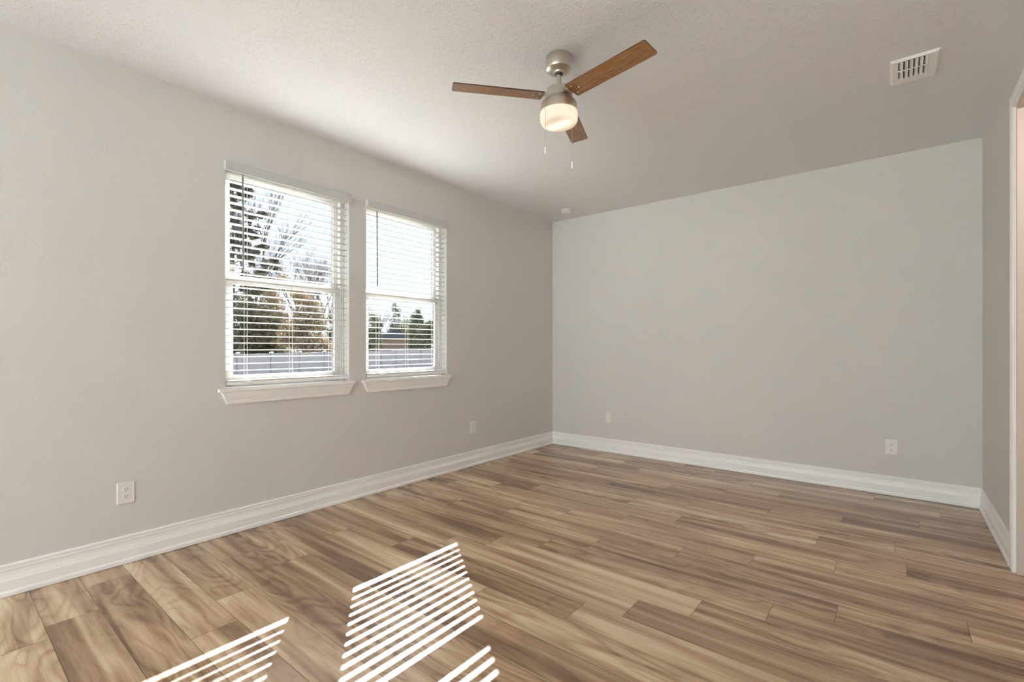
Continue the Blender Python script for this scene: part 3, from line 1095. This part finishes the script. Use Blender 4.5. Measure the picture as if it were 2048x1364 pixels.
def branches(mb, rng, p, d, ln, r, depth, spread, nk=3):
    q = p + d * ln
    mb.tube(p, q, r, r * 0.66, n=5 if depth > 2 else 3, cap=False)
    if depth == 0:
        return
    for i in range(nk):
        a = Vector((rng.gauss(0, 1), rng.gauss(0, 1), rng.gauss(0, 0.5) + 0.25)).normalized()
        nd = (d + a * spread * (0.6 + 0.7 * rng.random())).normalized()
        st = p + d * ln * (0.55 + 0.45 * (i + 1) / nk)
        branches(mb, rng, st, nd, ln * (0.62 + 0.22 * rng.random()), r * 0.58, depth - 1, spread, nk)
def tree_root(name, px, d, label):
    p = out_at(px, d)
    p.z = gz(p.x)
    return empty(name, p, label, 'tree', 'trees beyond the fence'), p
def bushy(name, px, d, toppx, wpx, matname, label, seed, low=0.0, n=2600, size=0.20, taper=0.5, nb=10):
    rng = random.Random(seed)
    root, p = tree_root(name, px, d, label)
    ht = CAMZ + (695 - toppx) * d / FPX
    rad_ = wpx / 2 * d / FPX
    base = p.z
    t = MB()
    tall = ht - base
    t.tube(p - Vector((0, 0, 0.05)), (p.x, p.y, base + tall * 0.55), 0.05 + 0.012 * tall, 0.06, n=8)
    for i in range(7):
        a = rng.random() * 6.28
        z0 = base + tall * (0.2 + 0.35 * rng.random())
        t.tube((p.x, p.y, z0), (p.x + cos(a) * rad_ * 0.6, p.y + sin(a) * rad_ * 0.6, z0 + tall * 0.22), 0.05, 0.02, n=5)
    t.build('trunk', M['bark'], root)
    blobs = []
    for i in range(nb):
        h = (i + 0.5) / nb
        z = base + tall * (low + (1 - low) * (0.06 + 0.86 * h))
        prof_ = (1 - taper * h) * (0.75 + 0.5 * rng.random())
        for k in range(3 if h < 0.7 else 2):
            a = rng.random() * 6.28
            rr = rad_ * prof_
            blobs.append((p.x + cos(a) * rr * 0.52, p.y + sin(a) * rr * 0.52, z + rng.gauss(0, 0.05) * tall, max(0.25, rr * 0.55), max(0.3, tall * (1 - low) / nb * 1.0)))
    f = MB()
    leaf_cloud(f, rng, blobs, n, size)
    f.build('foliage', M[matname], root, normals=False)
    return root
def bare(name, px, d, toppx, label, seed, depth=5, spread=0.55, lean=0.0):
    rng = random.Random(seed)
    root, p = tree_root(name, px, d, label)
    ht = CAMZ + (695 - toppx) * d / FPX - p.z
    t = MB()
    t.tube(p - Vector((0, 0, 0.05)), (p.x, p.y, p.z + ht * 0.3), ht * 0.016, ht * 0.012, n=8)
    t.build('trunk', M['bark'], root)
    b = MB()
    for i in range(4):
        a = i * 1.57 + rng.random()
        branches(b, rng, Vector((p.x, p.y, p.z + ht * (0.22 + 0.027 * i))), Vector((cos(a) * 0.42 + lean, sin(a) * 0.42, 1)).normalized(), ht * 0.25, ht * 0.007, depth, spread)
    b.build('branches', M['bark'], root, normals=False)
    return root
def pine(name, px, d, toppx, wpx, label, seed, n=5200):
    rng = random.Random(seed)
    root, p = tree_root(name, px, d, label)
    ht = CAMZ + (695 - toppx) * d / FPX - p.z
    rd = wpx / 2 * d / FPX
    t = MB()
    t.tube(p - Vector((0, 0, 0.05)), (p.x, p.y, p.z + ht), 0.24, 0.05, n=8)
    t.build('trunk', M['bark'], root)
    br, f, blobs = MB(), MB(), []
    for i in range(46):
        h = 0.34 + 0.64 * i / 45
        a = i * 2.4 + rng.random()
        ln = rd * (1.15 - 0.75 * max(0, (h - 0.55) / 0.45)) * (0.55 + 0.55 * rng.random())
        p0 = Vector((p.x, p.y, p.z + ht * h))
        p1 = p0 + Vector((cos(a) * ln, sin(a) * ln, ln * 0.30))
        br.tube(p0, p1, 0.045, 0.018, n=4)
        for k in (0.55, 0.8, 1.0):
            c = p0.lerp(p1, k)
            blobs.append((c.x + rng.gauss(0, 0.15), c.y + rng.gauss(0, 0.15), c.z + 0.1, 0.30 + 0.28 * rng.random(), 0.22 + 0.15 * rng.random()))
    br.build('branches', M['bark'], root, normals=False)
    leaf_cloud(f, rng, blobs, n, 0.15, 2.2)
    f.build('foliage', M['pine'], root, normals=False)
    return root
pine('tall_pine', 466, 46, 335, 120, 'tallest pine with dark needles at the left edge of the left window', 11)
pine('tall_pine', 405, 52, 380, 120, 'tall dark pine hidden behind the wall left of the left window', 12)
bare('bare_tree', 503, 74, 335, 'very tall thin bare tree behind the dark pine', 21, depth=4, spread=0.35)
bare('bare_tree', 602, 66, 478, 'leafless branching tree rising in the middle of the left window', 22, depth=5, spread=0.6)
bare('bare_tree', 640, 90, 500, 'leafless tree at the right side of the left window', 23, depth=4, spread=0.5)
bushy('evergreen_tree', 500, 42, 548, 130, 'olive', 'dark olive tree low in the left part of the left window', 31, n=5200, size=0.19, taper=0.35)
bushy('golden_tree', 612, 40, 568, 132, 'golden', 'golden brown leafy tree in the lower right of the left window', 32, n=5200, size=0.17, taper=0.6)
bushy('golden_tree', 548, 49, 560, 90, 'golden', 'brown leafy tree behind, between dark olive and golden trees', 33, n=3400, size=0.19, taper=0.4)
bushy('evergreen_tree', 430, 34, 600, 110, 'olive', 'dark olive tree hidden behind the wall left of the windows', 34, n=2000, size=0.22)
bushy('green_tree', 690, 50, 600, 90, 'green', 'green tree beyond the fence behind the strip between the windows', 35, n=2600, size=0.22)
bushy('green_shrub_tree', 747, 54, 628, 52, 'pale_green', 'pale green bushy tree at the left of the right window', 36, n=2600, size=0.2)
bushy('conifer', 792, 92, 600, 56, 'green', 'pointed dark conifer rising in the middle of the right window', 37, n=2600, size=0.2, taper=0.82)
bushy('green_tree', 831, 60, 610, 46, 'green', 'tall rounded green tree right of the conifer in the right window', 38, n=2800, size=0.2, taper=0.5)
bushy('green_shrub_tree', 852, 50, 640, 60, 'green', 'broad green tree at the right edge of the right window', 39, n=3000, size=0.18, taper=0.4)
bushy('pale_shrub_tree', 815, 104, 630, 50, 'pale_green', 'pale far tree between the conifer and the rounded tree', 40, n=1800, size=0.25)
bushy('green_tree', 905, 52, 625, 80, 'green', 'green tree hidden behind the wall right of the windows', 41, n=2200, size=0.22)
bare('bare_tree', 738, 70, 600, 'small leafless tree at the left edge of the right window', 42, depth=4, spread=0.5)
